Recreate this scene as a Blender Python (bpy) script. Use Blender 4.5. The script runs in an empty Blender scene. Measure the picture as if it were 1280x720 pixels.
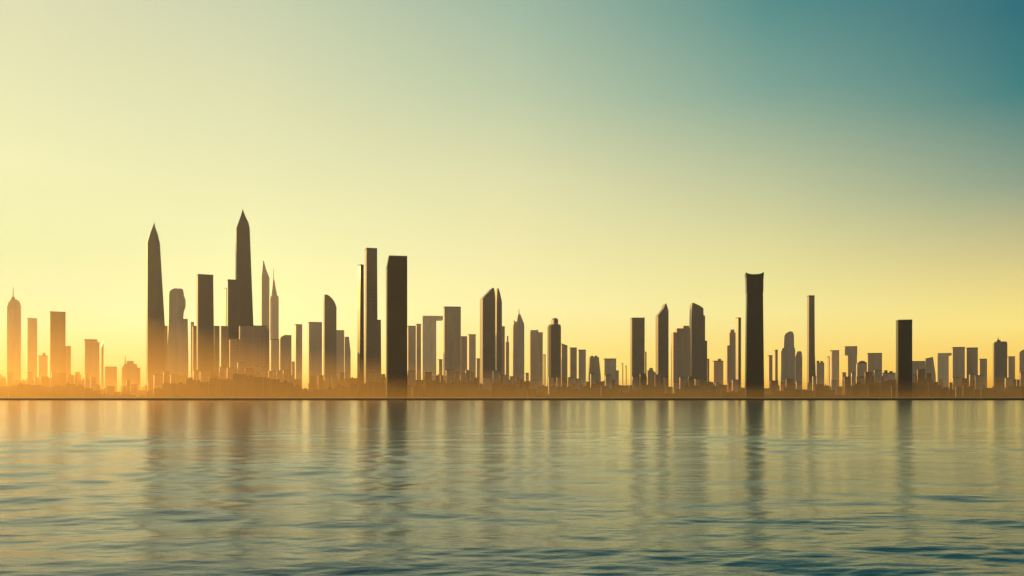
import bpy, math, random
import numpy as np
from math import radians as R
random.seed(7)
PI = math.pi
sc = bpy.context.scene
COL = sc.collection

# ------------------------------------------------------------------ measures
F = 1138.0          # focal length in pixels of a 1280 wide picture
HOR = 493.2         # row of the true horizon
HC = 4.0            # camera height above the water (m)
SHORE = 650.0       # distance to the quay (m)
LAND = 1.2          # height of the quay top (m)
EXPO = 0.8
SUN_AZ, SUN_EL = -62.0, 13.0


def lin(c):
    return tuple(((v / 255) / 12.92 if v / 255 <= 0.04045 else ((v / 255 + 0.055) / 1.055) ** 2.4) for v in c)


# ------------------------------------------------------------------ node helpers
class NT:
    def __init__(s, tree):
        s.t = tree
        s.n = tree.nodes
        s.l = tree.links

    def new(s, kind, **kw):
        n = s.n.new(kind)
        for k, v in kw.items():
            setattr(n, k, v)
        return n

    def put(s, sock, v):
        if isinstance(v, bpy.types.NodeSocket):
            s.l.new(v, sock)
        elif v is not None:
            if hasattr(sock.default_value, '__len__') and not hasattr(v, '__len__'):
                sock.default_value = [v] * len(sock.default_value)
            elif hasattr(v, '__len__') and len(v) == 3 and len(sock.default_value) == 4:
                sock.default_value = (*v, 1)
            else:
                sock.default_value = v

    def math(s, op, a, b=None, c=None, clamp=False):
        n = s.new('ShaderNodeMath', operation=op)
        n.use_clamp = clamp
        s.put(n.inputs[0], a)
        if b is not None: s.put(n.inputs[1], b)
        if c is not None: s.put(n.inputs[2], c)
        return n.outputs[0]

    def mix(s, f, a, b, blend='MIX'):
        n = s.new('ShaderNodeMix', data_type='RGBA', blend_type=blend)
        s.put(n.inputs[0], f)
        s.put(n.inputs[6], a)
        s.put(n.inputs[7], b)
        return n.outputs[2]

    def maprange(s, v, a, b, c=0.0, d=1.0, interp='LINEAR'):
        n = s.new('ShaderNodeMapRange', interpolation_type=interp)
        s.put(n.inputs[0], v)
        for i, q in enumerate((a, b, c, d)):
            n.inputs[1 + i].default_value = q
        return n.outputs[0]

    def ramp(s, v, stops):
        n = s.new('ShaderNodeValToRGB')
        cr = n.color_ramp
        while len(cr.elements) < len(stops):
            cr.elements.new(0.5)
        for e, (p, c) in zip(cr.elements, stops):
            e.position = p
            e.color = (*c, 1)
        s.put(n.inputs[0], v)
        return n.outputs[0]


def material(name):
    m = bpy.data.materials.new(name)
    m.use_nodes = True
    m.node_tree.nodes.clear()
    nt = NT(m.node_tree)
    out = nt.new('ShaderNodeOutputMaterial')
    return m, nt, out


# ------------------------------------------------------------------ materials
def facade_material(name, wall, glass, bay, floor, pier, sill, coat=0.0):
    """Curtain wall: piers every `bay` metres, spandrels every `floor` metres (UV is in metres)."""
    m, nt, out = material(name)
    uv = nt.new('ShaderNodeUVMap').outputs[0]
    sep = nt.new('ShaderNodeSeparateXYZ')
    nt.l.new(uv, sep.inputs[0])
    u, v = sep.outputs[0], sep.outputs[1]
    fu = nt.math('FRACT', nt.math('DIVIDE', u, bay))
    fv = nt.math('FRACT', nt.math('DIVIDE', v, floor))
    win = nt.math('MULTIPLY', nt.math('GREATER_THAN', fu, pier), nt.math('GREATER_THAN', fv, sill))
    # each pane slightly different
    cell = nt.new('ShaderNodeCombineXYZ')
    nt.l.new(nt.math('FLOOR', nt.math('DIVIDE', u, bay)), cell.inputs[0])
    nt.l.new(nt.math('FLOOR', nt.math('DIVIDE', v, floor)), cell.inputs[1])
    wn = nt.new('ShaderNodeTexWhiteNoise', noise_dimensions='2D')
    nt.l.new(cell.outputs[0], wn.inputs[0])
    gl = nt.mix(wn.outputs[0], tuple(c * 0.92 for c in glass), tuple(c * 1.08 for c in glass))
    # weathering
    tc = nt.new('ShaderNodeTexCoord')
    mp = nt.new('ShaderNodeMapping')
    mp.inputs['Scale'].default_value = (0.08, 0.08, 0.012)
    nt.l.new(tc.outputs['Object'], mp.inputs[0])
    no = nt.new('ShaderNodeTexNoise')
    no.inputs['Scale'].default_value = 1.0
    no.inputs['Detail'].default_value = 5
    nt.l.new(mp.outputs[0], no.inputs[0])
    wl = nt.mix(nt.maprange(no.outputs[0], 0.3, 0.7), tuple(c * 0.75 for c in wall), tuple(c * 1.2 for c in wall))
    p = nt.new('ShaderNodeBsdfPrincipled')
    nt.put(p.inputs['Base Color'], nt.mix(win, wl, gl))
    nt.put(p.inputs['Roughness'], nt.math('SUBTRACT', 0.34, nt.math('MULTIPLY', win, 0.03)))
    p.inputs['Coat Weight'].default_value = coat
    p.inputs['Coat Roughness'].default_value = 0.12
    p.inputs['Specular IOR Level'].default_value = 0.35
    bp = nt.new('ShaderNodeBump')
    bp.inputs['Strength'].default_value = 0.03
    bp.inputs['Distance'].default_value = 0.25
    nt.put(bp.inputs['Height'], nt.math('SUBTRACT', 1.0, win))
    nt.l.new(bp.outputs[0], p.inputs['Normal'])
    nt.l.new(p.outputs[0], out.inputs[0])
    return m


def plain_material(name, col, rough=0.7, scale=0.3, vary=0.25):
    m, nt, out = material(name)
    tc = nt.new('ShaderNodeTexCoord')
    no = nt.new('ShaderNodeTexNoise')
    no.inputs['Scale'].default_value = scale
    no.inputs['Detail'].default_value = 6
    nt.l.new(tc.outputs['Object'], no.inputs[0])
    p = nt.new('ShaderNodeBsdfPrincipled')
    nt.put(p.inputs['Base Color'], nt.mix(nt.maprange(no.outputs[0], 0.3, 0.7), tuple(c * (1 - vary) for c in col), tuple(c * (1 + vary) for c in col)))
    p.inputs['Roughness'].default_value = rough
    nt.l.new(p.outputs[0], out.inputs[0])
    return m


M = {
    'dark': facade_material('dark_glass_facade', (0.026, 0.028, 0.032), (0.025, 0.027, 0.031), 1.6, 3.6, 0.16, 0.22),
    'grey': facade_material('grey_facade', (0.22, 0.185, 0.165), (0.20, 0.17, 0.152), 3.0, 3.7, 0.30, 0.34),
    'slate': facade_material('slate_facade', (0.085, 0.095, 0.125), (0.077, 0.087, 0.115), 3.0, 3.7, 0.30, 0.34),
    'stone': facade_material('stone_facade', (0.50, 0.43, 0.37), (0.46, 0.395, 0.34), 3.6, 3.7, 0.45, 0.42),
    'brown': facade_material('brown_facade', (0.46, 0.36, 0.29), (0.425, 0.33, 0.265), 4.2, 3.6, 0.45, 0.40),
    'low': facade_material('low_block_facade', (0.26, 0.165, 0.12), (0.23, 0.145, 0.105), 3.0, 3.2, 0.5, 0.5, 0.2),
    'roof': plain_material('roof_gravel', (0.09, 0.085, 0.08), 0.85),
    'metal': plain_material('mast_metal', (0.12, 0.12, 0.12), 0.45),
    'land': plain_material('city_ground', (0.09, 0.08, 0.07), 0.9, 0.02),
    'quay': plain_material('quay_stone', (0.03, 0.026, 0.022), 0.85, 0.4, 0.4),
}


# ------------------------------------------------------------------ mesh building
def link_mesh(name, verts, faces, uvs, mat, parent=None):
    me = bpy.data.meshes.new(name)
    me.from_pydata(verts, [], faces)
    if uvs:
        ul = me.uv_layers.new(name='UVMap')
        k = 0
        for f in uvs:
            for q in f:
                ul.data[k].uv = q
                k += 1
    me.materials.append(mat)
    me.validate()
    o = bpy.data.objects.new(name, me)
    COL.objects.link(o)
    if parent is not None:
        o.parent = parent
    return o


def plan_pts(kind, xl, xr, y0, y1, n=20):
    """outline (counter clockwise from above) between xl..xr and depth y0..y1"""
    if kind == 'round':
        cx, cy, rx, ry = (xl + xr) / 2, (y0 + y1) / 2, (xr - xl) / 2, (y1 - y0) / 2
        return [(cx + rx * math.cos(2 * PI * k / n), cy + ry * math.sin(2 * PI * k / n)) for k in range(n)]
    if kind == 'cut':      # rectangle with chamfered corners
        c = 0.18 * min(xr - xl, y1 - y0)
        return [(xl + c, y0), (xr - c, y0), (xr, y0 + c), (xr, y1 - c), (xr - c, y1), (xl + c, y1), (xl, y1 - c), (xl, y0 + c)]
    return [(xl, y0), (xr, y0), (xr, y1), (xl, y1)]


def loft(name, rings, mat, parent, plan='box', off=(0, 0)):
    """rings bottom to top: (xl, xr, y0, y1, zl, zr); z runs linearly from left edge to right edge"""
    verts, faces, uvs = [], [], []
    pr = []
    for (xl, xr, y0, y1, zl, zr) in rings:
        pts = plan_pts(plan, xl, xr, y0, y1)
        w = max(xr - xl, 1e-6)
        ring = [(x, y, zl + (zr - zl) * min(1, max(0, (x - xl) / w))) for x, y in pts]
        pr.append(ring)
        verts += ring
    n = len(pr[0])
    base = pr[0]
    per = [0.0]
    for k in range(n):
        a, b = base[k], base[(k + 1) % n]
        per.append(per[-1] + math.hypot(a[0] - b[0], a[1] - b[1]))
    for i in range(len(pr) - 1):
        for k in range(n):
            a = i * n + k
            b = i * n + (k + 1) % n
            faces.append((a, b, b + n, a + n))
            uvs.append([(per[k] + off[0], verts[a][2] + off[1]), (per[k + 1] + off[0], verts[b][2] + off[1]),
                        (per[k + 1] + off[0], verts[b + n][2] + off[1]), (per[k] + off[0], verts[a + n][2] + off[1])])
    t = (len(pr) - 1) * n
    faces.append(tuple(range(t, t + n)))
    uvs.append([(0.01, 0.01)] * n)
    faces.append(tuple(reversed(range(n))))
    uvs.append([(0.01, 0.01)] * n)
    return link_mesh(name, verts, faces, uvs, mat, parent)


class Tower:
    """A building whose outline is given by the pixels it covers; it stands `D` metres away."""
    def __init__(s, name, label, cat, D, x0, x1, sl=1.5, deep=0.8, phi=None):
        s.D = D
        s.w0 = None
        s.xc = (x0 + x1) / 2
        s.az = math.atan((s.xc - 640) / F)
        s.m = D / F
        W = (x1 - x0) * s.m * math.cos(s.az)
        s.W = W
        s.dep = max(deep * W, 6.0)
        sliver = 1.25 * sl * s.m * math.cos(s.az)
        s.phi = math.asin(max(-0.8, min(0.8, sliver / s.dep)))
        s.k = max(0.3, (W - abs(sliver)) / math.cos(s.phi)) / W * s.m * math.cos(s.az)
        e = bpy.data.objects.new(name, None)
        e.empty_display_size = 5
        COL.objects.link(e)
        e.location = ((s.xc - 640) * s.m, D, LAND)
        e.rotation_euler = (0, 0, -s.az + s.phi)
        e['label'] = label
        e['category'] = cat
        s.e = e
        s.off = (random.uniform(0, 50), random.uniform(0, 20))

    def X(s, x): return (x - s.xc) * s.k

    def Z(s, y): return (HOR - y) * s.m + HC - LAND

    def loft(s, name, secs, mat, plan='box', taper=False, inset=0.0, grow=0.0, parent=None, base=None):
        rings = []
        w0 = None
        if base is not None:
            secs = [(base,) + tuple(secs[0][-2:])] + list(secs)
        for q in secs:
            if len(q) == 3: yl = yr = q[0]; xl, xr = q[1], q[2]
            else: yl, yr, xl, xr = q
            a, b = s.X(xl) - grow, s.X(xr) + grow
            if w0 is None: w0 = (s.w0 if taper and s.w0 else max(b - a, 1e-3))
            d = (s.dep - 2 * inset) / 2 + grow
            if taper: d = max(0.05, d * (b - a) / w0)
            rings.append((a, b, -d, d, s.Z(yl) if yl is not None else 0, s.Z(yr) if yr is not None else 0))
        if taper: s.w0 = w0
        return loft(name, rings, M[mat] if isinstance(mat, str) else mat, parent or s.e, plan, s.off)

    def body(s, secs, mat, plan='box', taper=False, name='facade'):
        secs = [(None,) + tuple(secs[0][-2:])] + list(secs)
        return s.loft(name, secs, mat, plan, taper)

    def roof(s, y, x0, x1, h=1.0, yr=None, name='parapet'):
        """slightly proud roof edge, h pixels high, sitting on row y"""
        return s.loft(name, [(y, yr if yr is not None else y, x0, x1), (y - h, (yr if yr is not None else y) - h, x0, x1)], 'roof', grow=0.12)

    def box(s, name, y0, y1, x0, x1, mat='roof', frac=0.5, plan='box', taper=False):
        sv = s.dep
        s.dep = sv * frac
        o = s.loft(name, [(y0, x0, x1), (y1, x0, x1)], mat, plan, taper)
        s.dep = sv
        return o

    def mast(s, x, y0, y1, r=0.45, name='mast', on=None):
        zx = s.X(x)
        w = r * s.m
        rings = [(zx - w, zx + w, -w, w, s.Z(y0), s.Z(y0)), (zx - w * .35, zx + w * .35, -w * .35, w * .35, s.Z(y1), s.Z(y1))]
        return loft(name, rings, M['metal'], on or s.e, 'round')


def block(name, label, cat, D, x0, x1, y, mat='grey', sl=1.5, yr=None, flare=0.0, roof=1.0, plan='box', deep=0.8, plant=None, yb=None):
    """plain slab: body, parapet, roof plant"""
    yr = y if yr is None else yr
    t = Tower(name, label, cat, D, x0, x1, sl, deep)
    xr = x1 - flare
    if flare:
        t.body([(470, x0, x1), (y + roof, yr + roof, x0, xr)], mat, plan)
    else:
        t.body([(y + roof, yr + roof, x0, x1)], mat, plan)
    t.roof(y + roof, x0, xr, roof, yr + roof)
    if plant:
        t.box('plant_room', min(y, yr), min(y, yr) - plant[2], plant[0], plant[1])
    return t


# ------------------------------------------------------------------ the towers, left to right
# -- far left group
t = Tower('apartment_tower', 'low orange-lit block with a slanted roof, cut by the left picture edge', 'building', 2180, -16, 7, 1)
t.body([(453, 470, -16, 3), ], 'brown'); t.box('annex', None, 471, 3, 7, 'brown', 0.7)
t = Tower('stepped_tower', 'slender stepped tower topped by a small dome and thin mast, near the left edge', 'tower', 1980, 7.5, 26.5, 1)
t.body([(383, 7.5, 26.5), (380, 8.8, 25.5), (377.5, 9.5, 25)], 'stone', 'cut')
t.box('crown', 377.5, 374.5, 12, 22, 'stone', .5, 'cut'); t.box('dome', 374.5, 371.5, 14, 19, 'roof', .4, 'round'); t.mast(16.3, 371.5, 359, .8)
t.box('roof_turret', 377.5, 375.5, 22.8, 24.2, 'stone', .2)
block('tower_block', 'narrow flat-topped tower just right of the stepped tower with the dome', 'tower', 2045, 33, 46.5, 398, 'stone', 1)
t = block('tower_block', 'short block with a small rooftop box between two flat-topped towers, far left', 'building', 2310, 47, 59.5, 444.5, 'brown', 1); t.box('plant_room', 444.5, 441, 53, 57)
block('office_tower', 'wide dark grey-topped slab, the largest flat-roofed tower of the far left group', 'tower', 1520, 61.5, 82, 390, 'grey', 1)
block('tower_block', 'low narrow block touching the right side of the wide far left slab', 'building', 1650, 80, 88.7, 432.5, 'brown', .8)
t = block('tower_block', 'small low block with rooftop bumps in the gap left of centre of the left group', 'building', 2440, 88.5, 102, 468.5, 'brown', 1); t.box('plant_room', 468.5, 464.8, 94, 100)
t = Tower('office_tower', 'mid-height hazy tower with a dark flat roof and a glowing stepped right side', 'tower', 1915, 104.5, 124.5, 1)
t.body([(426, 104.8, 121.5)], 'brown'); t.roof(426, 104.8, 121.5, 1.6); t.box('side_wing', None, 427.5, 121.5, 124.5, 'stone', .7)
t = Tower('slim_tower', 'needle-thin pale tower with a slanted roof right of the hazy flat-roofed tower', 'tower', 2245, 125.5, 129.5, 1)
t.body([(434, 427, 125.5, 129.5)], 'stone')
block('tower_block', 'small square flat-roofed block between the hazy tower and the turreted block', 'building', 1850, 131, 146.2, 458.3, 'brown', 1)
t = Tower('turreted_block', 'low turreted block with a rooftop mast, left of the first spired skyscraper', 'building', 1780, 151.5, 172, 1)
t.body([(460, 151.5, 172), (457, 153, 171.5), (455, 154.5, 170.5)], 'brown'); t.box('roof_storey', 455, 451.3, 158, 167, 'brown', .6); t.mast(156.2, 455, 444, .8)
block('tower_block', 'narrow low block against the right side of the turreted block', 'building', 1915, 171, 175.5, 459.5, 'brown', .8)
block('tower_block', 'tiny low block in the bright gap beside the first spired skyscraper', 'building', 2180, 176.5, 181, 484, 'brown', .5)

# -- the first spired skyscraper and its neighbours
t = Tower('spired_skyscraper', 'tapering grey skyscraper with a pointed crown, the leftmost of the two tallest', 'skyscraper', 1280, 182, 206.5, 1.6)
t.body([(407, 182.6, 206), (304.5, 183, 199.6)], 'slate', 'box', True)
c = t.loft('pointed_crown', [(304.5, 183, 199.6), (292, 187, 196.7), (284, 190.4, 193.9), (279.5, 192.2, 193)], 'slate', 'box', True); t.mast(192.6, 282, 277.5, .5, 'spire', on=c)
block('tower_block', 'dark block against the right foot of the leftmost spired skyscraper', 'building', 1310, 195, 209.5, 407.5, 'brown', 1.5)
t = Tower('curved_tower', 'tower with a bulging wavy right side and rounded top, right of the first spire', 'tower', 1700, 207.5, 235.5, 1.5)
t.body([(440, 207.5, 235.5), (399, 209.5, 234.5)], 'stone')
t.loft('upper_shaft', [(399, 209.7, 228.7), (391, 209.7, 229.3), (384, 209.7, 231.8), (376, 209.7, 231.8), (370, 209.8, 229.6), (366, 210.2, 229), (363, 213.5, 228.3), (361.6, 217, 226.5)], 'stone', inset=0.5)
block('slim_tower', 'thin sunlit sliver of a tower left of the dark flat slab beside the spires', 'tower', 1900, 238.5, 242.5, 402.5, 'stone', 2.2)
block('tower_block', 'dark low shoulder block at the left foot of the flat slab between the spires', 'building', 1180, 240.5, 248, 407.5, 'brown', .8)
t = block('office_tower', 'dark flat-topped slab standing midway between the two spired skyscrapers', 'skyscraper', 1150, 245.5, 268, 344, 'slate', 1.6, flare=1.6)
block('tower_block', 'narrow block hugging the right foot of the dark slab between the spires', 'building', 1230, 266.8, 274.5, 407.5, 'brown', 1)
block('tower_block', 'low block at the left foot of the notched tower beside the tallest spire', 'building', 1135, 276, 286, 407.8, 'brown', 1.2)
block('slim_tower', 'sunlit hair-thin tower immediately left of the tallest spired skyscraper group', 'tower', 1240, 280.3, 283.2, 360, 'stone', 1.6)
block('office_tower', 'dark flat-roofed tower leaning on the left side of the tallest spired skyscraper', 'skyscraper', 1160, 284, 298, 350, 'slate', .8)
t = Tower('spired_skyscraper', 'tallest skyscraper of all, dark grey, tapering to a pointed crown', 'skyscraper', 1205, 293, 317, 1.4)
t.body([(408, 293.4, 316.8), (286.5, 294.2, 312)], 'slate', 'box', True)
c = t.loft('pointed_crown', [(286.5, 294.2, 312), (279, 297.2, 310.6), (270, 300.6, 306.4), (262.6, 302.9, 303.7)], 'slate', 'box', True); t.mast(303.3, 265, 261, .5, 'spire', on=c)
t = Tower('podium_block', 'broad dark block filling the foot of the tallest spired skyscraper', 'building', 1110, 284.5, 336, 1.8)
t.body([(409, 298.5, 333)], 'brown'); t.roof(409, 298.5, 333, 1); t.box('side_wing', None, 412, 333, 336.5, 'brown', .8); t.box('lower_wing', None, 425, 286, 298.5, 'brown', .8)
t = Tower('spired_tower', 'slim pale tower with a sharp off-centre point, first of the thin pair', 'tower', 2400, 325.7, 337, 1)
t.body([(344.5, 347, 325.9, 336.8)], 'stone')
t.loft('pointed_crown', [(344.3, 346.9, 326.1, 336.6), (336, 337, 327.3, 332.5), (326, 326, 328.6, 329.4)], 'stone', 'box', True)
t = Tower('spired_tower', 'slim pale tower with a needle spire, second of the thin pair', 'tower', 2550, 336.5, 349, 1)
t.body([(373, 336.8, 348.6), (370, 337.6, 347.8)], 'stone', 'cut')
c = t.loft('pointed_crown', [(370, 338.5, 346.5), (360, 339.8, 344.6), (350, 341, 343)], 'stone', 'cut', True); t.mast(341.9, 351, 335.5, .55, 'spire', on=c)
block('tower_block', 'low hazy block at the foot of the needle-spired thin tower', 'building', 2300, 337.5, 349, 424, 'brown', 1)
t = Tower('tower_block', 'rounded-shoulder block right of the thin pair of spired towers', 'building', 1900, 348.8, 364.5, 1)
t.body([(424, 349, 364.3), (421.5, 350.5, 364.3), (420, 353, 364.3)], 'brown'); t.roof(420, 355, 364.3, .9)
block('tower_block', 'low notch block between the rounded-shoulder block and the narrow slab', 'building', 2100, 364, 368.5, 452, 'brown', .6)
block('tower_block', 'narrow upright slab just right of the rounded-shoulder block', 'tower', 2200, 368, 377.8, 405.5, 'stone', 1.5)
block('office_tower', 'plain flat-topped tower left of the quarter-round topped tower', 'tower', 1950, 384.8, 402.5, 403, 'stone', 1.2)
t = Tower('curved_top_tower', 'tower with a quarter-round roof sloping down to its right side', 'tower', 1600, 403.8, 420.8, 1.3)
t.body([(384, 404, 420.6)], 'grey')
t.loft('curved_roof', [(384, 404, 420.4), (379, 404, 418.6), (374.5, 404.1, 415.5), (371, 404.2, 411.5), (369, 404.3, 407.8)], 'grey')
block('tower_block', 'flat-topped block leaning on the right of the quarter-round tower', 'tower', 2150, 419, 430.3, 413, 'stone', 1)
t = Tower('tower_block', 'low block with a sloping right edge before the slim dark slab', 'building', 2300, 429.5, 438.5, 1)
t.body([(440, 429.8, 438.3), (422, 430, 436)], 'brown'); t.roof(422, 430.6, 435.6, .9)

# -- pair of slim slabs and the darkest slab
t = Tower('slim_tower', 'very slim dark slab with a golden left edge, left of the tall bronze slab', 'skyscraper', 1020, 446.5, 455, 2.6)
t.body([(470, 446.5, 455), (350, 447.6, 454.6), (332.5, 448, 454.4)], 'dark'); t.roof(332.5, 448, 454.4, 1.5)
t = Tower('office_tower', 'tall narrow bronze-grey slab with a sunlit left edge, left of the darkest slab', 'skyscraper', 980, 455, 476, 1.9)
t.body([(470, 455, 476), (400, 455.8, 471.3), (312.6, 456, 470.8)], 'grey'); t.roof(312.6, 456, 470.8, 1.3)
block('tower_block', 'lower step of building against the right side of the tall bronze slab', 'tower', 1250, 469, 476.6, 400, 'grey', .7, flare=.5)
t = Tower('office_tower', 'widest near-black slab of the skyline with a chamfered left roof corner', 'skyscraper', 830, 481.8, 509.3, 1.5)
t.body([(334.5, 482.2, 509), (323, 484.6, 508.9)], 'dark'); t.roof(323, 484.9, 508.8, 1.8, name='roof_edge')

# -- between the darkest slab and the twin-peaked tower
block('tower_block', 'narrow flat block immediately right of the widest near-black slab', 'tower', 2100, 509, 519.8, 407.5, 'stone', 1)
block('tower_block', 'thin block left of the pale tower with the overhanging roof', 'tower', 2400, 519.5, 526.3, 405, 'brown', 1)
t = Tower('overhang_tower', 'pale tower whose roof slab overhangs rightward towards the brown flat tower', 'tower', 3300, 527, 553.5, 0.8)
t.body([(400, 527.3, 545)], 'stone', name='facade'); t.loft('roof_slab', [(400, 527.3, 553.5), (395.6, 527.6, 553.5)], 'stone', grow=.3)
block('tower_block', 'short narrow block in the bright slot under the overhanging roof', 'building', 2600, 547, 553, 449, 'brown', 1.4)
block('tower_block', 'very low sunlit block at the foot of the overhanging-roof tower', 'building', 2900, 533, 543, 472, 'stone', 1.5, yr=469)
block('office_tower', 'broad brown flat-topped tower right of the overhanging roof', 'tower', 1800, 553.8, 576, 384, 'brown', 1.5)
block('tower_block', 'lower wing-like block against the right of the broad brown flat tower', 'building', 2000, 575, 584, 420.5, 'brown', 1)
block('tower_block', 'free-standing hazy block left of the twin-peaked tower', 'tower', 2700, 584.3, 594.7, 418, 'stone', 1.5)
block('tower_block', 'small low block at the left foot of the twin-peaked tower', 'building', 2500, 594.8, 600.3, 448, 'brown', 1)
t = Tower('peaked_tower', 'dark tower with a roof rising to a right-hand peak, left half of the twins', 'skyscraper', 1300, 599.5, 619.2, 3)
t.body([(374, 372, 599.8, 619)], 'grey')
t.loft('peaked_roof', [(373.8, 371.8, 600.2, 618.8), (370, 367, 604, 618.5), (365.5, 364, 609.5, 617.8), (360.6, 360.6, 614.8, 616.8)], 'grey')
t = Tower('peaked_tower', 'slim tower with a roof peaking at its sunlit left edge, right half of the twins', 'skyscraper', 1450, 618.5, 627.6, 1.8)
t.body([(377, 618.8, 627.4)], 'grey'); t.loft('peaked_roof', [(377, 618.9, 627.3), (369, 619.3, 625), (360.8, 619.8, 622)], 'grey')
block('tower_block', 'narrow step block against the right of the twin-peaked tower', 'tower', 1700, 626.5, 631, 408, 'brown', .8)
t = Tower('tower_block', 'short block with a pointed corner between the twins and the steepled tower', 'building', 2300, 631, 636.5, 1)
t.body([(427.5, 631.2, 636.4)], 'brown'); t.box('corner_turret', 427.5, 420, 633.2, 635.6, 'brown', .5)
t = Tower('steepled_tower', 'tapering tower with a thin central steeple, right of the twin-peaked tower', 'tower', 2000, 637.5, 655.5, 2.2)
t.body([(408, 639, 655.3), (403, 640.5, 654.5)], 'stone')
c = t.loft('steeple_base', [(403, 644.5, 654), (397, 646, 652), (393, 647.5, 650.7)], 'stone', 'box', True); t.mast(649.1, 393.5, 385.5, .7, 'steeple', on=c); t.box('corner_turret', 403, 401, 640.6, 642.8, 'stone', .3)
block('tower_block', 'very low block right of the steepled tower in the golden gap', 'building', 2900, 656, 661, 466, 'brown', 1)
t = Tower('office_tower', 'flat tower with a lower right shoulder before the capped grey tower', 'tower', 2350, 661.5, 678.6, 1)
t.body([(415.7, 661.7, 678.4)], 'brown'); t.box('upper_storeys', 415.7, 413, 662, 672.5, 'brown', .9); t.mast(672, 415, 411.5, .5)
block('slim_tower', 'hair-thin sunlit sliver against the left of the capped grey tower', 'tower', 2200, 678.8, 682, 443, 'stone', 1.8)
t = Tower('capped_tower', 'dark grey tower with shoulders and a round cap on top', 'skyscraper', 1350, 683, 702, 2)
t.body([(409, 683.6, 701.6), (406, 685.2, 700.6)], 'grey', 'cut')
t.loft('round_cap', [(406, 688.8, 698.4), (400.5, 688.8, 698.4), (398.4, 690, 697.2), (397.6, 692, 695.2)], 'grey', 'round', True)

# -- centre right low group
block('tower_block', 'block with a slanted roof against the right of the capped grey tower', 'building', 1900, 701, 709.3, 429.5, 'brown', 1, yr=432)
block('tower_block', 'first of two slim blocks right of the slanted-roof block', 'building', 2250, 711.5, 721, 434.5, 'brown', 1)
block('tower_block', 'second of two slim blocks right of the slanted-roof block', 'building', 2350, 721.8, 732.3, 437.2, 'stone', 1.2)
t = Tower('tower_block', 'squat block with a flared foot and rooftop boxes in the low centre-right group', 'building', 1950, 734.5, 751, 1)
t.body([(470, 734.8, 751), (446.5, 736.5, 748.3)], 'brown'); t.box('plant_room', 446.5, 445, 738, 741.5); t.box('plant_room', 446.5, 444.7, 743.5, 746.5)
t = block('tower_block', 'squarish flat block, widest of the low centre-right group', 'building', 2450, 754, 770.2, 448.3, 'stone', 1.2); t.box('terrace_wing', None, 463, 770.2, 774, 'brown', .7)
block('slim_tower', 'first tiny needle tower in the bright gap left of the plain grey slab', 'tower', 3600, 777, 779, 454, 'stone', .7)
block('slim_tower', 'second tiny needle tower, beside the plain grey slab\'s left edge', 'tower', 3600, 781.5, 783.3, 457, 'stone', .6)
block('office_tower', 'plain grey slab standing alone right of the low centre-right group', 'tower', 1550, 787.8, 805.8, 397.6, 'grey', 1.8)
block('slim_tower', 'hair-thin pale tower against the right of the plain grey slab', 'tower', 1800, 804.6, 808.2, 439, 'stone', 1.4, yr=441)
t = Tower('tower_block', 'low stepped block between the plain grey slab and the blade-topped tower', 'building', 1700, 809.5, 822.5, 1)
t.body([(465, 809.8, 822)], 'brown'); t.box('upper_storeys', 465, 460, 810.5, 815.5, 'brown', .8)
t = Tower('blade_tower', 'narrow tower whose sloped roof ends in a sharp blade at the right', 'skyscraper', 1400, 819.3, 836, 2.6)
t.body([(394.8, 388, 819.5, 835.6)], 'grey'); t.loft('blade_roof', [(394.6, 387.8, 819.8, 835.2), (390.5, 386, 823.5, 834.6), (386.5, 384, 827.5, 833.8), (380, 380, 831.2, 832.2)], 'grey')
t = Tower('stepped_tower', 'broad dark tower with three shallow roof steps, left of the shark-fin tower', 'tower', 1250, 838.2, 863, 2.4)
t.body([(416, 838.8, 863)], 'brown'); t.box('upper_storeys', 416, 411, 844, 863, 'brown', .9); t.box('roof_storey', 411, 407.8, 853.5, 861.5, 'brown', .8)
t = Tower('fin_tower', 'shark-fin topped tower, its roof highest at the left edge', 'skyscraper', 1380, 861.5, 881.5, 2.4)
t.body([(395, 861.7, 881.3)], 'grey'); t.loft('fin_roof', [(395, 861.8, 879.2), (386, 862, 878.8), (383, 862.2, 874), (379.2, 863, 864.5)], 'grey')
block('tower_block', 'narrow step block at the right of the shark-fin tower', 'building', 1500, 880.6, 884, 426, 'grey', .6)
block('slim_tower', 'thin low tower standing off the shark-fin tower\'s lower right', 'building', 1750, 883.2, 886.6, 448.5, 'brown', .8)
t = block('tower_block', 'low square block with a rooftop knob left of the twice-stepped tower', 'building', 2050, 890.8, 904.2, 451, 'brown', 1.2); t.box('plant_room', 451, 448.6, 897.5, 901.5)
t = Tower('stepped_tower', 'twice-stepped tower with a knobbed top left of the horned dark tower', 'tower', 2000, 907, 920.4, 1.5)
t.body([(432, 907.2, 920.2)], 'brown'); t.box('upper_shaft', 432, 416, 910.8, 919.6, 'brown', .8); t.box('roof_storey', 416, 412.2, 912.5, 918, 'brown', .6)
block('slim_tower', 'slim flat tower in the gap left of the horned dark tower', 'tower', 1650, 919.6, 926.3, 397, 'grey', 2.6)
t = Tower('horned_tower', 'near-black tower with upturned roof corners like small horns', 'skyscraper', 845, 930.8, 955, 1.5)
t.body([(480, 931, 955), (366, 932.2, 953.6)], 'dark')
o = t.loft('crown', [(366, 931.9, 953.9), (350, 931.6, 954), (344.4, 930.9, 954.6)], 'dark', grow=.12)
a, b, d = t.X(930.9) - .12, t.X(954.6) + .12, t.dep / 2 + .12
vs, n = [], 12      # the dished roof rising to both side edges
for i in range(n + 1):
    u = i / n
    z = t.Z(344.4 - 0.5 - 2.6 * abs(2 * u - 1) ** 3)
    x = a + (b - a) * u
    vs += [(x, -d, z), (x, d, z), (x, -d, t.Z(344.4)), (x, d, t.Z(344.4))]
fs = []
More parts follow.
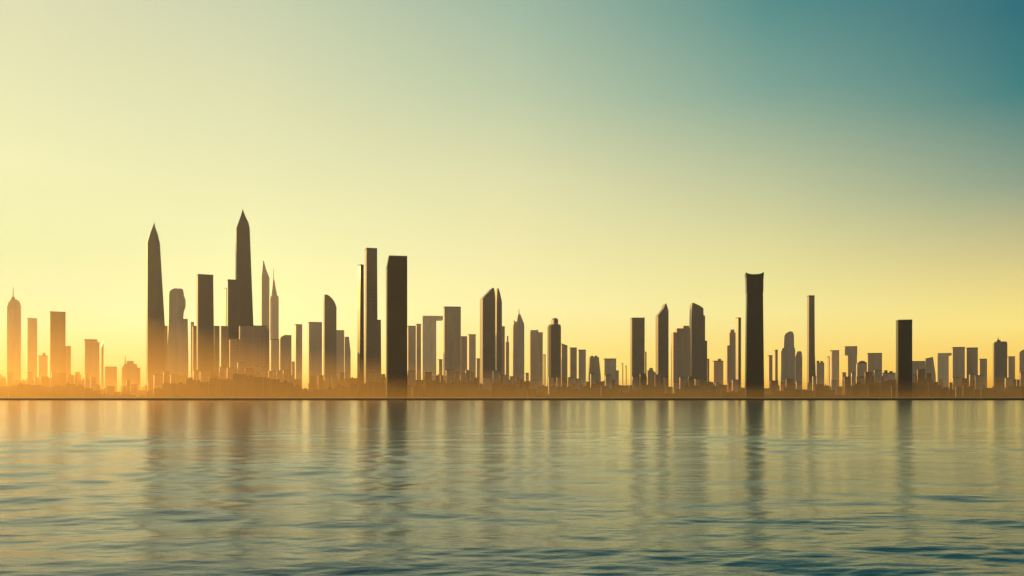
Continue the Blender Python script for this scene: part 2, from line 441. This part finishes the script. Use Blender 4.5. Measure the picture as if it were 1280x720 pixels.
for i in range(n):
    p, q = 4 * i, 4 * i + 4
    fs += [(p, q, q + 1, p + 1), (p + 2, p + 3, q + 3, q + 2), (p + 2, q + 2, q, p), (p + 1, q + 1, q + 3, p + 3)]
fs += [(0, 1, 3, 2), (4 * n, 4 * n + 2, 4 * n + 3, 4 * n + 1)]
link_mesh('horned_roof', vs, fs, None, M['roof'], t.e)

# -- right of the horned tower
block('slim_tower', 'short slim tower just right of the horned dark tower', 'building', 2300, 959.5, 965.6, 444, 'brown', 1.4)
block('slim_tower', 'slightly taller slim tower between the horned tower and the domed tower', 'building', 2200, 967.4, 972.2, 437.3, 'brown', 1.3)
t = Tower('domed_tower', 'hazy tower with a rounded bullet-like head right of the horned tower', 'tower', 1750, 973.5, 994, 1.5)
t.body([(440, 974.6, 994), (435, 976.8, 993.4)], 'stone', 'box'); t.loft('rounded_head', [(435, 978.3, 992.6), (421, 979, 992.2), (418, 980.3, 991.8), (416, 983.5, 990.8), (414.8, 986, 989.5)], 'stone')
t = Tower('tower_block', 'sloped-shoulder block against the right of the bullet-headed tower', 'building', 1900, 992.8, 1003, 1)
t.body([(446, 993, 1002.8), (441, 995, 1002), (439.2, 996.5, 1001)], 'brown')
t = Tower('needle_tower', 'extremely tall thin flat-topped tower right of the bullet-headed tower', 'skyscraper', 1450, 1008.6, 1019.5, 1.9)
t.body([(470, 1008.6, 1019.5), (440, 1008.8, 1018.3), (371, 1009, 1017.8)], 'grey'); t.roof(371, 1009, 1017.8, 1.4)
t = Tower('tower_block', 'low block with two rooftop knobs right of the thin flat-topped tower', 'building', 2150, 1019.5, 1030.5, 1)
t.body([(453.5, 1019.8, 1030.3)], 'brown'); t.box('plant_room', 453.5, 451, 1020.5, 1023.6); t.box('plant_room', 453.5, 451.4, 1025.8, 1029)
block('slim_tower', 'narrow sunlit block touching the left of a rounded-corner block', 'building', 2500, 1034, 1037.6, 445.5, 'stone', 2)
block('tower_block', 'smooth upright block with softened corners, left of the T-topped block', 'building', 2300, 1037, 1049.2, 438, 'stone', 1, plan='cut')
t = Tower('overhang_tower', 'block whose top storeys overhang to the left like a letter T', 'tower', 2250, 1054.8, 1071.4, 1)
t.body([(444, 1059, 1071.2)], 'brown'); t.loft('overhanging_top', [(444, 1055, 1071.4), (433, 1055, 1071.4)], 'brown', grow=.2)
block('tower_block', 'short dark block under the overhang of the T-topped block', 'building', 1950, 1051.8, 1057.6, 465.5, 'brown', 1)
t = Tower('tower_block', 'wide low block with a shallow gable between the T-topped and broad flat blocks', 'building', 2050, 1070, 1085, 1)
t.body([(454.5, 1070.2, 1084.8)], 'brown'); t.loft('gabled_roof', [(454.5, 1070.8, 1084.4), (451.3, 1075, 1079.5)], 'roof')
block('office_tower', 'broad flat block left of the solitary near-black slab', 'building', 1900, 1083.6, 1102.5, 441.5, 'brown', 1)
t = block('tower_block', 'low ragged block between the broad flat block and the solitary near-black slab', 'building', 2200, 1102, 1119.5, 466, 'brown', 1); t.box('plant_room', 466, 462.8, 1105, 1109); t.box('plant_room', 466, 464, 1112, 1116)
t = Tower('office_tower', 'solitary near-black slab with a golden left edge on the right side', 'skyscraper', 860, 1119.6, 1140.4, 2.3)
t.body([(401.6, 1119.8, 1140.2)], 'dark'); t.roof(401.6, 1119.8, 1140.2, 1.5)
block('tower_block', 'wide low block adjoining the right side of the solitary near-black slab', 'building', 1700, 1139, 1156.6, 451.5, 'brown', 1)
t = Tower('tower_block', 'low block with a flared foot and slightly slanted roof', 'building', 1850, 1155, 1170, 1)
t.body([(470, 1155, 1169.6), (449, 447.2, 1156, 1166)], 'brown'); t.roof(449, 1156, 1166, .8, 447.2)
t = Tower('overhang_tower', 'hazy tower with a roof slab reaching right to its taller neighbour', 'tower', 2600, 1170.3, 1189.6, 1)
t.body([(444.5, 1170.6, 1185.6)], 'stone'); t.loft('roof_slab', [(444.5, 1171, 1189.4), (441.5, 1171, 1189.4)], 'stone', grow=.2)
block('office_tower', 'left one of two equal brown towers divided by a bright slit', 'tower', 2000, 1189.6, 1206, 434, 'brown', 1)
block('office_tower', 'right one of two equal brown towers divided by a bright slit', 'tower', 2010, 1207, 1222.3, 434.6, 'brown', 1)
block('tower_block', 'narrow lower block right of the two equal brown towers', 'building', 2250, 1223.5, 1233.8, 448.5, 'brown', 1)
t = Tower('rounded_tower', 'tower with softened top corners and a small tilted roof mast, near right edge', 'tower', 1500, 1240.6, 1259.3, 1.4)
t.body([(430, 1240.8, 1259.1), (428.2, 1241.6, 1258.6), (427.2, 1243, 1257.5)], 'grey'); t.box('plant_room', 427.2, 425, 1246, 1250.5, 'roof', .3); t.mast(1247.4, 425, 421.6, .8)
block('tower_block', 'low block between the masted tower and the picture\'s right edge', 'building', 2300, 1259.2, 1268.8, 445.5, 'brown', 1)
t = Tower('office_tower', 'block with a rounded shoulder cut by the right picture edge', 'tower', 1750, 1272.6, 1292, 1.2)
t.body([(441, 1272.8, 1292), (438.5, 1275, 1291), (437.4, 1278, 1290)], 'brown')

# -- low buildings along the waterfront (the continuous dark band)
bumps = [(0, 474), (28, 472), (50, 474), (90, 470), (112, 476), (128, 486), (146, 486), (165, 484), (178, 489), (186, 480), (205, 472), (240, 468),
         (270, 468), (300, 462), (335, 466), (350, 470), (368, 474), (380, 484), (392, 478), (415, 476), (440, 473), (455, 470), (478, 468), (497, 470),
         (515, 472), (528, 476), (545, 471), (570, 472), (590, 470), (600, 482), (612, 472), (640, 472), (658, 478), (680, 484), (700, 474), (730, 480),
         (752, 472), (785, 484), (800, 476), (818, 470), (838, 485), (860, 476), (886, 476), (905, 482), (930, 482), (958, 484), (985, 478), (1006, 485),
         (1020, 476), (1050, 484), (1064, 474), (1100, 470), (1118, 476), (1150, 470), (1186, 481), (1210, 474), (1237, 482), (1262, 474), (1280, 474)]


def band(x):
    for (a, ya), (b, yb) in zip(bumps, bumps[1:]):
        if a <= x <= b:
            return ya + (yb - ya) * (x - a) / (b - a)
    return 478


LOWLAB = 'low building in the unbroken dark band at the water\'s edge below the towers'
LOWGRP = 'low buildings along the waterfront'


def low_row(D, y_add, wmin, wmax, x, up=2.2):
    rr = random.Random(int(D))
    while x < 1330:
        w = rr.uniform(wmin, wmax)
        top = band(min(1280, max(0, x + w / 2))) + y_add + rr.uniform(-up, 3.0)
        t = Tower('waterfront_building', LOWLAB, 'building', D + rr.uniform(-6, 6), x, x + w, rr.uniform(-.4, .8), .9)
        t.e['group'] = LOWGRP
        mt = 'low'
        t.body([(top, x, x + w)], mt)
        t.loft('parapet', [(top, x, x + w), (top - .5, x, x + w)], mt, grow=.1)
        if rr.random() < .5:
            a = x + w * rr.uniform(.1, .5)
            t.box('plant_room', top - .5, top - rr.uniform(1.2, 2.6), a, a + w * rr.uniform(.15, .35), 'roof', .4)
        x += w + rr.choice([0.02, 0.02, 0.3])


low_row(1070, 2, 5, 14, -45, 4.0)
low_row(930, 8, 8, 17, -40)

# narrow blocks squeezed between the feet of the towers, leaving the bright slots open
SLOTS = [(-50, 8), (26, 33), (98, 105), (121, 132), (146, 152), (175, 184), (234, 241), (376, 386), (436, 482), (525, 530), (544, 549), (594, 603),
         (654, 662), (679, 685), (731, 737), (750, 756), (770, 789), (835, 841), (884, 892), (903, 909), (925, 933), (954, 961), (1002, 1009),
         (1030, 1038), (1049, 1054), (1116, 1121), (1166, 1172), (1185, 1190), (1232, 1242), (1267, 1274)]
rr = random.Random(5)
x = 8.0
while x < 1290:
    w = rr.uniform(4.5, 11)
    if not any(p < x + w and x < q for p, q in SLOTS):
        top = band(x + w / 2) - rr.uniform(1, 9)
        t = Tower('infill_block', 'narrow hazy low-rise block squeezed between the feet of the towers', 'building', 1022 + rr.uniform(-8, 8), x, x + w, .8, .9)
        t.e['group'] = 'narrow blocks between the tower feet'
        t.body([(top, x, x + w)], rr.choice(['brown', 'low', 'stone']))
        t.roof(top, x, x + w, .5)
        x += w + rr.uniform(0, 3)
    else:
        x += 1.0

# ------------------------------------------------------------------ ground and quay
def kind(o, k):
    o['kind'] = k
    return o


v = [(-4500, SHORE + 1.2, LAND), (4500, SHORE + 1.2, LAND), (4500, 5200, LAND), (-4500, 5200, LAND),
     (-4500, SHORE + 1.2, -0.8), (4500, SHORE + 1.2, -0.8), (4500, 5200, -0.8), (-4500, 5200, -0.8)]
kind(link_mesh('ground', v, [(0, 1, 2, 3), (4, 5, 1, 0), (7, 6, 5, 4)], None, M['land']), 'structure')
q = link_mesh('quay_wall', [(x, y, z) for x in (-4500, 4500) for y, z in ((SHORE, -.8), (SHORE, LAND + .12), (SHORE + 1.2, LAND + .12), (SHORE + 1.2, -.8))],
              [(0, 4, 5, 1), (1, 5, 6, 2), (2, 6, 7, 3), (0, 1, 2, 3), (7, 6, 5, 4)], None, M['quay'])
q['label'] = 'long low dark stone quay wall where the city meets the water'
q['category'] = 'wall'


# ------------------------------------------------------------------ water
def build_water():
    rng = np.random.RandomState(11)
    D = [13.0]
    while D[-1] < SHORE:
        D.append(D[-1] + max(0.04, D[-1] ** 2 / 4552 * 0.42))
    D[-1] = SHORE + 0.5
    D = np.array(D)
    ncol = 620
    u = np.linspace(-1, 1, ncol)
    YY = np.repeat(D[:, None], ncol, 1)
    half = 0.68 * D + 14
    XX = half[:, None] * u[None, :]
    sp = np.gradient(D)[:, None]
    Z = np.zeros_like(XX)
    # wind sea: many short-crested trains coming across the view
    N = 150
    lam = np.exp(rng.uniform(math.log(0.2), math.log(9.0), N))
    th = rng.normal(0.10, 0.42, N) + np.where(rng.rand(N) < .5, PI, 0) + PI / 2
    ph = rng.uniform(0, 2 * PI, N)
    slope = SLOPE * np.sqrt(2.0 / N) * np.where(lam > 3.0, 1.6, 0.8) * np.where(lam < 1.0, 1.5, 1)
    # patches of calmer and rougher water
    P = 0.75 + 0.35 * np.sin(0.11 * XX + 0.6 * np.sin(0.07 * YY)) * np.sin(0.083 * YY + 1.1) + 0.15 * np.sin(.031 * XX - .047 * YY)
    for l, t, p, s in zip(lam, th, ph, slope):
        k = 2 * PI / l
        kx, ky = k * math.cos(t), k * math.sin(t)
        ly = 2 * PI / max(abs(ky), 1e-3)
        fade = np.clip((ly / sp - 2.5) / 9.0, 0, 1)
        lx = 2 * PI / max(abs(kx), 1e-3)
        fade = fade * np.clip((lx / (2 * half[:, None] / ncol) - 2.5) / 3.0, 0, 1)
        phs = kx * XX + ky * YY + p + 0.6 * np.sin(XX * .37 / l ** .5 + YY * .21 / l ** .5 + p * 3)
        Z += fade * (s / k) * (np.sin(phs) + 0.18 * np.sin(2 * phs + 1.57))
    Z *= P * (0.72 + 0.90 * np.exp(-((YY - 20) / 25.0)))
    Z *= np.clip((D[:, None] - 13) / 1.0, 0, 1)
    # outer skirts so the sheet runs to the banks
    XX = np.hstack([np.full((len(D), 1), -4500.), XX, np.full((len(D), 1), 4500.)])
    YY = np.hstack([YY[:, :1], YY, YY[:, :1]])
    Z = np.hstack([np.zeros((len(D), 1)), Z, np.zeros((len(D), 1))])
    XX = np.vstack([XX[:1], XX]); YY = np.vstack([np.full((1, ncol + 2), -400.), YY]); Z = np.vstack([np.zeros((1, ncol + 2)), Z])
    nr, nc = XX.shape
    co = np.stack([XX, YY, Z], -1).reshape(-1, 3).astype(np.float32)
    i = np.arange(nr * nc).reshape(nr, nc)
    f = np.stack([i[:-1, :-1], i[:-1, 1:], i[1:, 1:], i[1:, :-1]], -1).reshape(-1, 4)
    me = bpy.data.meshes.new('water')
    me.vertices.add(len(co)); me.vertices.foreach_set('co', co.ravel())
    me.loops.add(f.size); me.loops.foreach_set('vertex_index', f.ravel().astype(np.int32))
    me.polygons.add(len(f)); me.polygons.foreach_set('loop_start', np.arange(0, f.size, 4, dtype=np.int32))
    me.update(calc_edges=True)
    me.polygons.foreach_set('use_smooth', np.ones(len(f), dtype=bool))
    m, nt, out = material('sea_water')
    geo = nt.new('ShaderNodeNewGeometry')
    def noise(sx, sy, detail, rough=.55, rot=0.0):
        mp = nt.new('ShaderNodeMapping')
        mp.inputs['Scale'].default_value = (sx, sy, 1)
        mp.inputs['Rotation'].default_value = (0, 0, rot)
        nt.l.new(geo.outputs['Position'], mp.inputs[0])
        n = nt.new('ShaderNodeTexNoise')
        n.inputs['Scale'].default_value = 1
        n.inputs['Detail'].default_value = detail
        n.inputs['Roughness'].default_value = rough
        nt.l.new(mp.outputs[0], n.inputs[0])
        return n.outputs[0]
    h = nt.math('ADD', nt.math('MULTIPLY', noise(0.5, 1.5, 4), 0.30), nt.math('MULTIPLY', noise(1.8, 5.5, 4, .6, .12), 0.075))
    h = nt.math('ADD', h, nt.math('MULTIPLY', noise(0.16, 0.42, 3, .5, -.1), 0.5))
    h = nt.math('ADD', h, nt.math('MULTIPLY', noise(4.5, 15, 3, .6, .05), 0.05))
    bp = nt.new('ShaderNodeBump')
    pz = nt.new('ShaderNodeSeparateXYZ')
    nt.l.new(geo.outputs['Position'], pz.inputs[0])
    nt.put(bp.inputs['Strength'], nt.maprange(pz.outputs[1], 15, 160, BUMP, BUMP * .95))   # calmer towards the sheltered shore
    bp.inputs['Distance'].default_value = 1.0
    nt.l.new(h, bp.inputs['Height'])
    p = nt.new('ShaderNodeBsdfPrincipled')
    p.inputs['Base Color'].default_value = (*WATER_COL, 1)
    p.inputs['IOR'].default_value = 1.33
    p.inputs['Roughness'].default_value = 0.10
    nt.l.new(bp.outputs[0], p.inputs['Normal'])
    nt.l.new(p.outputs[0], out.inputs[0])
    me.materials.append(m)
    o = bpy.data.objects.new('water', me)
    COL.objects.link(o)
    kind(o, 'structure')


SLOPE, BUMP, WATER_COL = 0.064, 0.14, (0.010, 0.062, 0.110)
build_water()

# ------------------------------------------------------------------ haze
HAZE_DENS, HAZE_G = 0.5e-4, 0.6
bx = [(x, y, z) for x in (-4600, 4600) for y in (-450, 5300) for z in (-1.8, 362)]
m, nt, out = material('haze_air')
pv = nt.new('ShaderNodeVolumePrincipled')
pv.inputs['Color'].default_value = (0.97, 0.94, 1.0, 1)
pv.inputs['Density'].default_value = HAZE_DENS
pv.inputs['Anisotropy'].default_value = HAZE_G
nt.l.new(pv.outputs[0], out.inputs['Volume'])
air = m

# low bank of ground mist lying over the waterfront, thicker towards the sun on the left
def mist():
    xs = np.linspace(-2600, 2600, 61)
    ys = np.concatenate([[620], 620 + np.linspace(0.03, 1, 16) ** 1.2 * 260, 880 + np.linspace(0.03, 1, 16) * 460])
    vs, fs = [], []
    for x in xs:
        px = x / 1000 * F + 640
        sg = 1 / (1 + math.exp((px - 330) / 95))
        top = 18 + 92 * sg
        for y in ys:
            L = 110.0
            e = math.exp(-abs(y - 880) / L)
            edge = min(1, (y - 620) / 70, (1340 - y) / 60)
            h = (top * e + (3.5 + 6.5 * sg) * max(0, edge)) * (1 + .12 * math.sin(x * .013 + y * .01))
            vs.append((x, y, -.2 + max(0.0, h)))
    n = len(ys)
    nb = len(vs)
    vs += [(x, y, -.3) for (x, y, z) in vs]
    for i in range(len(xs) - 1):
        for j in range(n - 1):
            a = i * n + j
            fs.append((a, a + n, a + n + 1, a + 1))
            fs.append((nb + a, nb + a + 1, nb + a + n + 1, nb + a + n))
        a = i * n
        fs.append((a, nb + a, nb + a + n, a + n))
        b = i * n + n - 1
        fs.append((b, b + n, nb + b + n, nb + b))
    for j in range(n - 1):
        fs.append((j, j + 1, nb + j + 1, nb + j))
        a = (len(xs) - 1) * n + j
        fs.append((a + 1, a, nb + a, nb + a + 1))
    m, nt, out = material('mist_air')
    pv = nt.new('ShaderNodeVolumePrincipled')
    pv.inputs['Color'].default_value = (1.0, 0.62, 0.18, 1)
    pv.inputs['Density'].default_value = MIST_DENS
    pv.inputs['Anisotropy'].default_value = 0.6
    nt.l.new(pv.outputs[0], out.inputs['Volume'])
    return vs, fs, m


MIST_DENS = 1.35e-3

bvs, bfs, bank = mist()
nb = len(bvs)
hz = link_mesh('haze', bvs + bx, bfs + [tuple(nb + i for i in f) for f in [(0, 1, 3, 2), (4, 6, 7, 5), (0, 4, 5, 1), (2, 3, 7, 6), (0, 2, 6, 4), (1, 5, 7, 3)]], None, air)
hz.data.materials.append(bank)
hz.data.polygons.foreach_set('material_index', [1] * len(bfs) + [0] * 6)
kind(hz, 'stuff')

# ------------------------------------------------------------------ sky
w = bpy.data.worlds.new('World')
sc.world = w
w.use_nodes = True
w.node_tree.nodes.clear()
nt = NT(w.node_tree)
wo = nt.new('ShaderNodeOutputWorld')
tc = nt.new('ShaderNodeTexCoord')
sp = nt.new('ShaderNodeSeparateXYZ')
nt.l.new(tc.outputs['Generated'], sp.inputs[0])
X, Y, Z = sp.outputs
el = nt.math('DIVIDE', nt.math('ARCSINE', nt.math('MAXIMUM', nt.math('MINIMUM', Z, 1.0), 0.0)), PI / 2)
hl = nt.math('SQRT', nt.math('ADD', nt.math('ADD', nt.math('MULTIPLY', X, X), nt.math('MULTIPLY', Y, Y)), 1e-8))
sx, sy = math.sin(R(SUN_AZ)), math.cos(R(SUN_AZ))
cosd = nt.math('DIVIDE', nt.math('ADD', nt.math('MULTIPLY', X, sx), nt.math('MULTIPLY', Y, sy)), hl)
tt = nt.math('MULTIPLY', nt.math('SUBTRACT', 1.0, cosd), 0.5)
ST = [
    (-29.35, [(0, (0.3365, 0.1796, 0.0278)), (1.3, (0.3694, 0.3752, 0.1209)), (4, (0.3506, 0.4155, 0.2370)), (8, (0.3659, 0.4327, 0.2254)), (12.8, (0.4152, 0.4465, 0.2592)), (20.4, (0.3663, 0.3844, 0.2502)), (32, (0.2462, 0.2958, 0.2249)), (50, (0.0509, 0.1369, 0.1554)), (90, (0.0122, 0.0615, 0.0861))]),
    (-15.7, [(0, (0.7222, 0.3433, 0.0401)), (1.3, (0.7421, 0.5389, 0.1231)), (4.5, (0.6905, 0.5856, 0.2609)), (8.5, (0.5031, 0.5188, 0.2587)), (13, (0.4437, 0.4503, 0.2576)), (22.3, (0.3172, 0.3545, 0.2389)), (35, (0.1178, 0.2019, 0.1856)), (50, (0.0313, 0.1079, 0.1369)), (90, (0.0122, 0.0615, 0.0861))]),
    (0, [(0, (0.5916, 0.2897, 0.0200)), (1.3, (0.5983, 0.4679, 0.0841)), (5.3, (0.5713, 0.5286, 0.2393)), (9, (0.4973, 0.4719, 0.2406)), (13.2, (0.4185, 0.4179, 0.2373)), (18.4, (0.2744, 0.3312, 0.2223)), (23.0, (0.1911, 0.2713, 0.2074)), (35, (0.0352, 0.1158, 0.1369)), (50, (0.0145, 0.0702, 0.1079)), (90, (0.0111, 0.0587, 0.0861))]),
    (15.7, [(0, (0.5927, 0.2568, 0.0130)), (1.3, (0.6257, 0.4217, 0.0598)), (4.9, (0.5643, 0.5017, 0.1884)), (12.6, (0.2915, 0.3199, 0.1895)), (17.8, (0.1087, 0.2088, 0.1704)), (22.3, (0.0404, 0.1501, 0.1423)), (35, (0.0092, 0.0615, 0.1003)), (90, (0.0092, 0.0509, 0.0795))]),
    (29.35, [(0, (0.5597, 0.2254, 0.0118)), (1.3, (0.6427, 0.3570, 0.0390)), (3.8, (0.6230, 0.5074, 0.1382)), (7.8, (0.3657, 0.3242, 0.1485)), (11.5, (0.1457, 0.2028, 0.1446)), (16.2, (0.0142, 0.1151, 0.1197)), (20.3, (0.0020, 0.0814, 0.1081)), (32, (0.0059, 0.0461, 0.0828)), (90, (0.0075, 0.0415, 0.0702))]),
    (118, [(0, (0.1079, 0.0732, 0.0615)), (10, (0.0461, 0.0561, 0.0702)), (30, (0.0145, 0.0372, 0.0587)), (90, (0.0075, 0.0352, 0.0657))]),
]
cur = None
prev_t = None
for az, stops in ST:
    tv = 0.5 * (1 - math.cos(R(az - SUN_AZ)))
    rc = nt.ramp(el, [(e / 90, c) for e, c in stops])
    cur = rc if cur is None else nt.mix(nt.maprange(tt, prev_t, tv), cur, rc)
    prev_t = tv
# the glow round the sun, outside the left edge of the picture
sd = (sx * math.cos(R(SUN_EL)), sy * math.cos(R(SUN_EL)), math.sin(R(SUN_EL)))
dot = nt.math('ADD', nt.math('ADD', nt.math('MULTIPLY', X, sd[0]), nt.math('MULTIPLY', Y, sd[1])), nt.math('MULTIPLY', Z, sd[2]))
glow = nt.maprange(dot, math.cos(R(30)), 1.0, 0.0, 1.0)
glow = nt.math('POWER', glow, 1.6)
glowc = nt.mix(glow, (0, 0, 0), (3.2, 2.0, 0.7))
cur = nt.mix(1.0, cur, glowc, 'ADD')
ns = nt.new('ShaderNodeTexSky', sky_type='NISHITA')
ns.sun_disc = False
ns.sun_elevation = R(SUN_EL)
ns.sun_rotation = R(SUN_AZ)
ns.air_density = 1.5
ns.dust_density = 3
bgn = nt.new('ShaderNodeBackground')
nt.l.new(ns.outputs[0], bgn.inputs[0]); bgn.inputs[1].default_value = 0.002
bg = nt.new('ShaderNodeBackground')
nt.l.new(cur, bg.inputs[0]); bg.inputs[1].default_value = 1.0
ad = nt.new('ShaderNodeAddShader')
nt.l.new(bg.outputs[0], ad.inputs[0]); nt.l.new(bgn.outputs[0], ad.inputs[1])
nt.l.new(ad.outputs[0], wo.inputs[0])

# ------------------------------------------------------------------ sun
L = bpy.data.lights.new('sun', 'SUN')
L.energy = 5.0
L.angle = R(0.6)
L.color = (1.0, 0.58, 0.13)
so = bpy.data.objects.new('sun', L)
COL.objects.link(so)
from mathutils import Vector
so.rotation_euler = Vector(sd).to_track_quat('Z', 'Y').to_euler()
so.location = (-800, 400, 300)

# ------------------------------------------------------------------ camera
cd = bpy.data.cameras.new('camera')
cd.sensor_width = 36
cd.lens = 36 * F / 1280
cd.shift_y = (HOR - 360) / 1280
cd.clip_start = 0.5
cd.clip_end = 30000
cam = bpy.data.objects.new('camera', cd)
COL.objects.link(cam)
cam.location = (0, 0, HC)
cam.rotation_euler = (R(90), 0, 0)
sc.camera = cam

sc.view_settings.view_transform = 'Standard'
sc.view_settings.look = 'None'
sc.view_settings.gamma = 1
sc.view_settings.exposure = EXPO
sc.cycles.volume_bounces = 1
sc.cycles.use_denoising = True
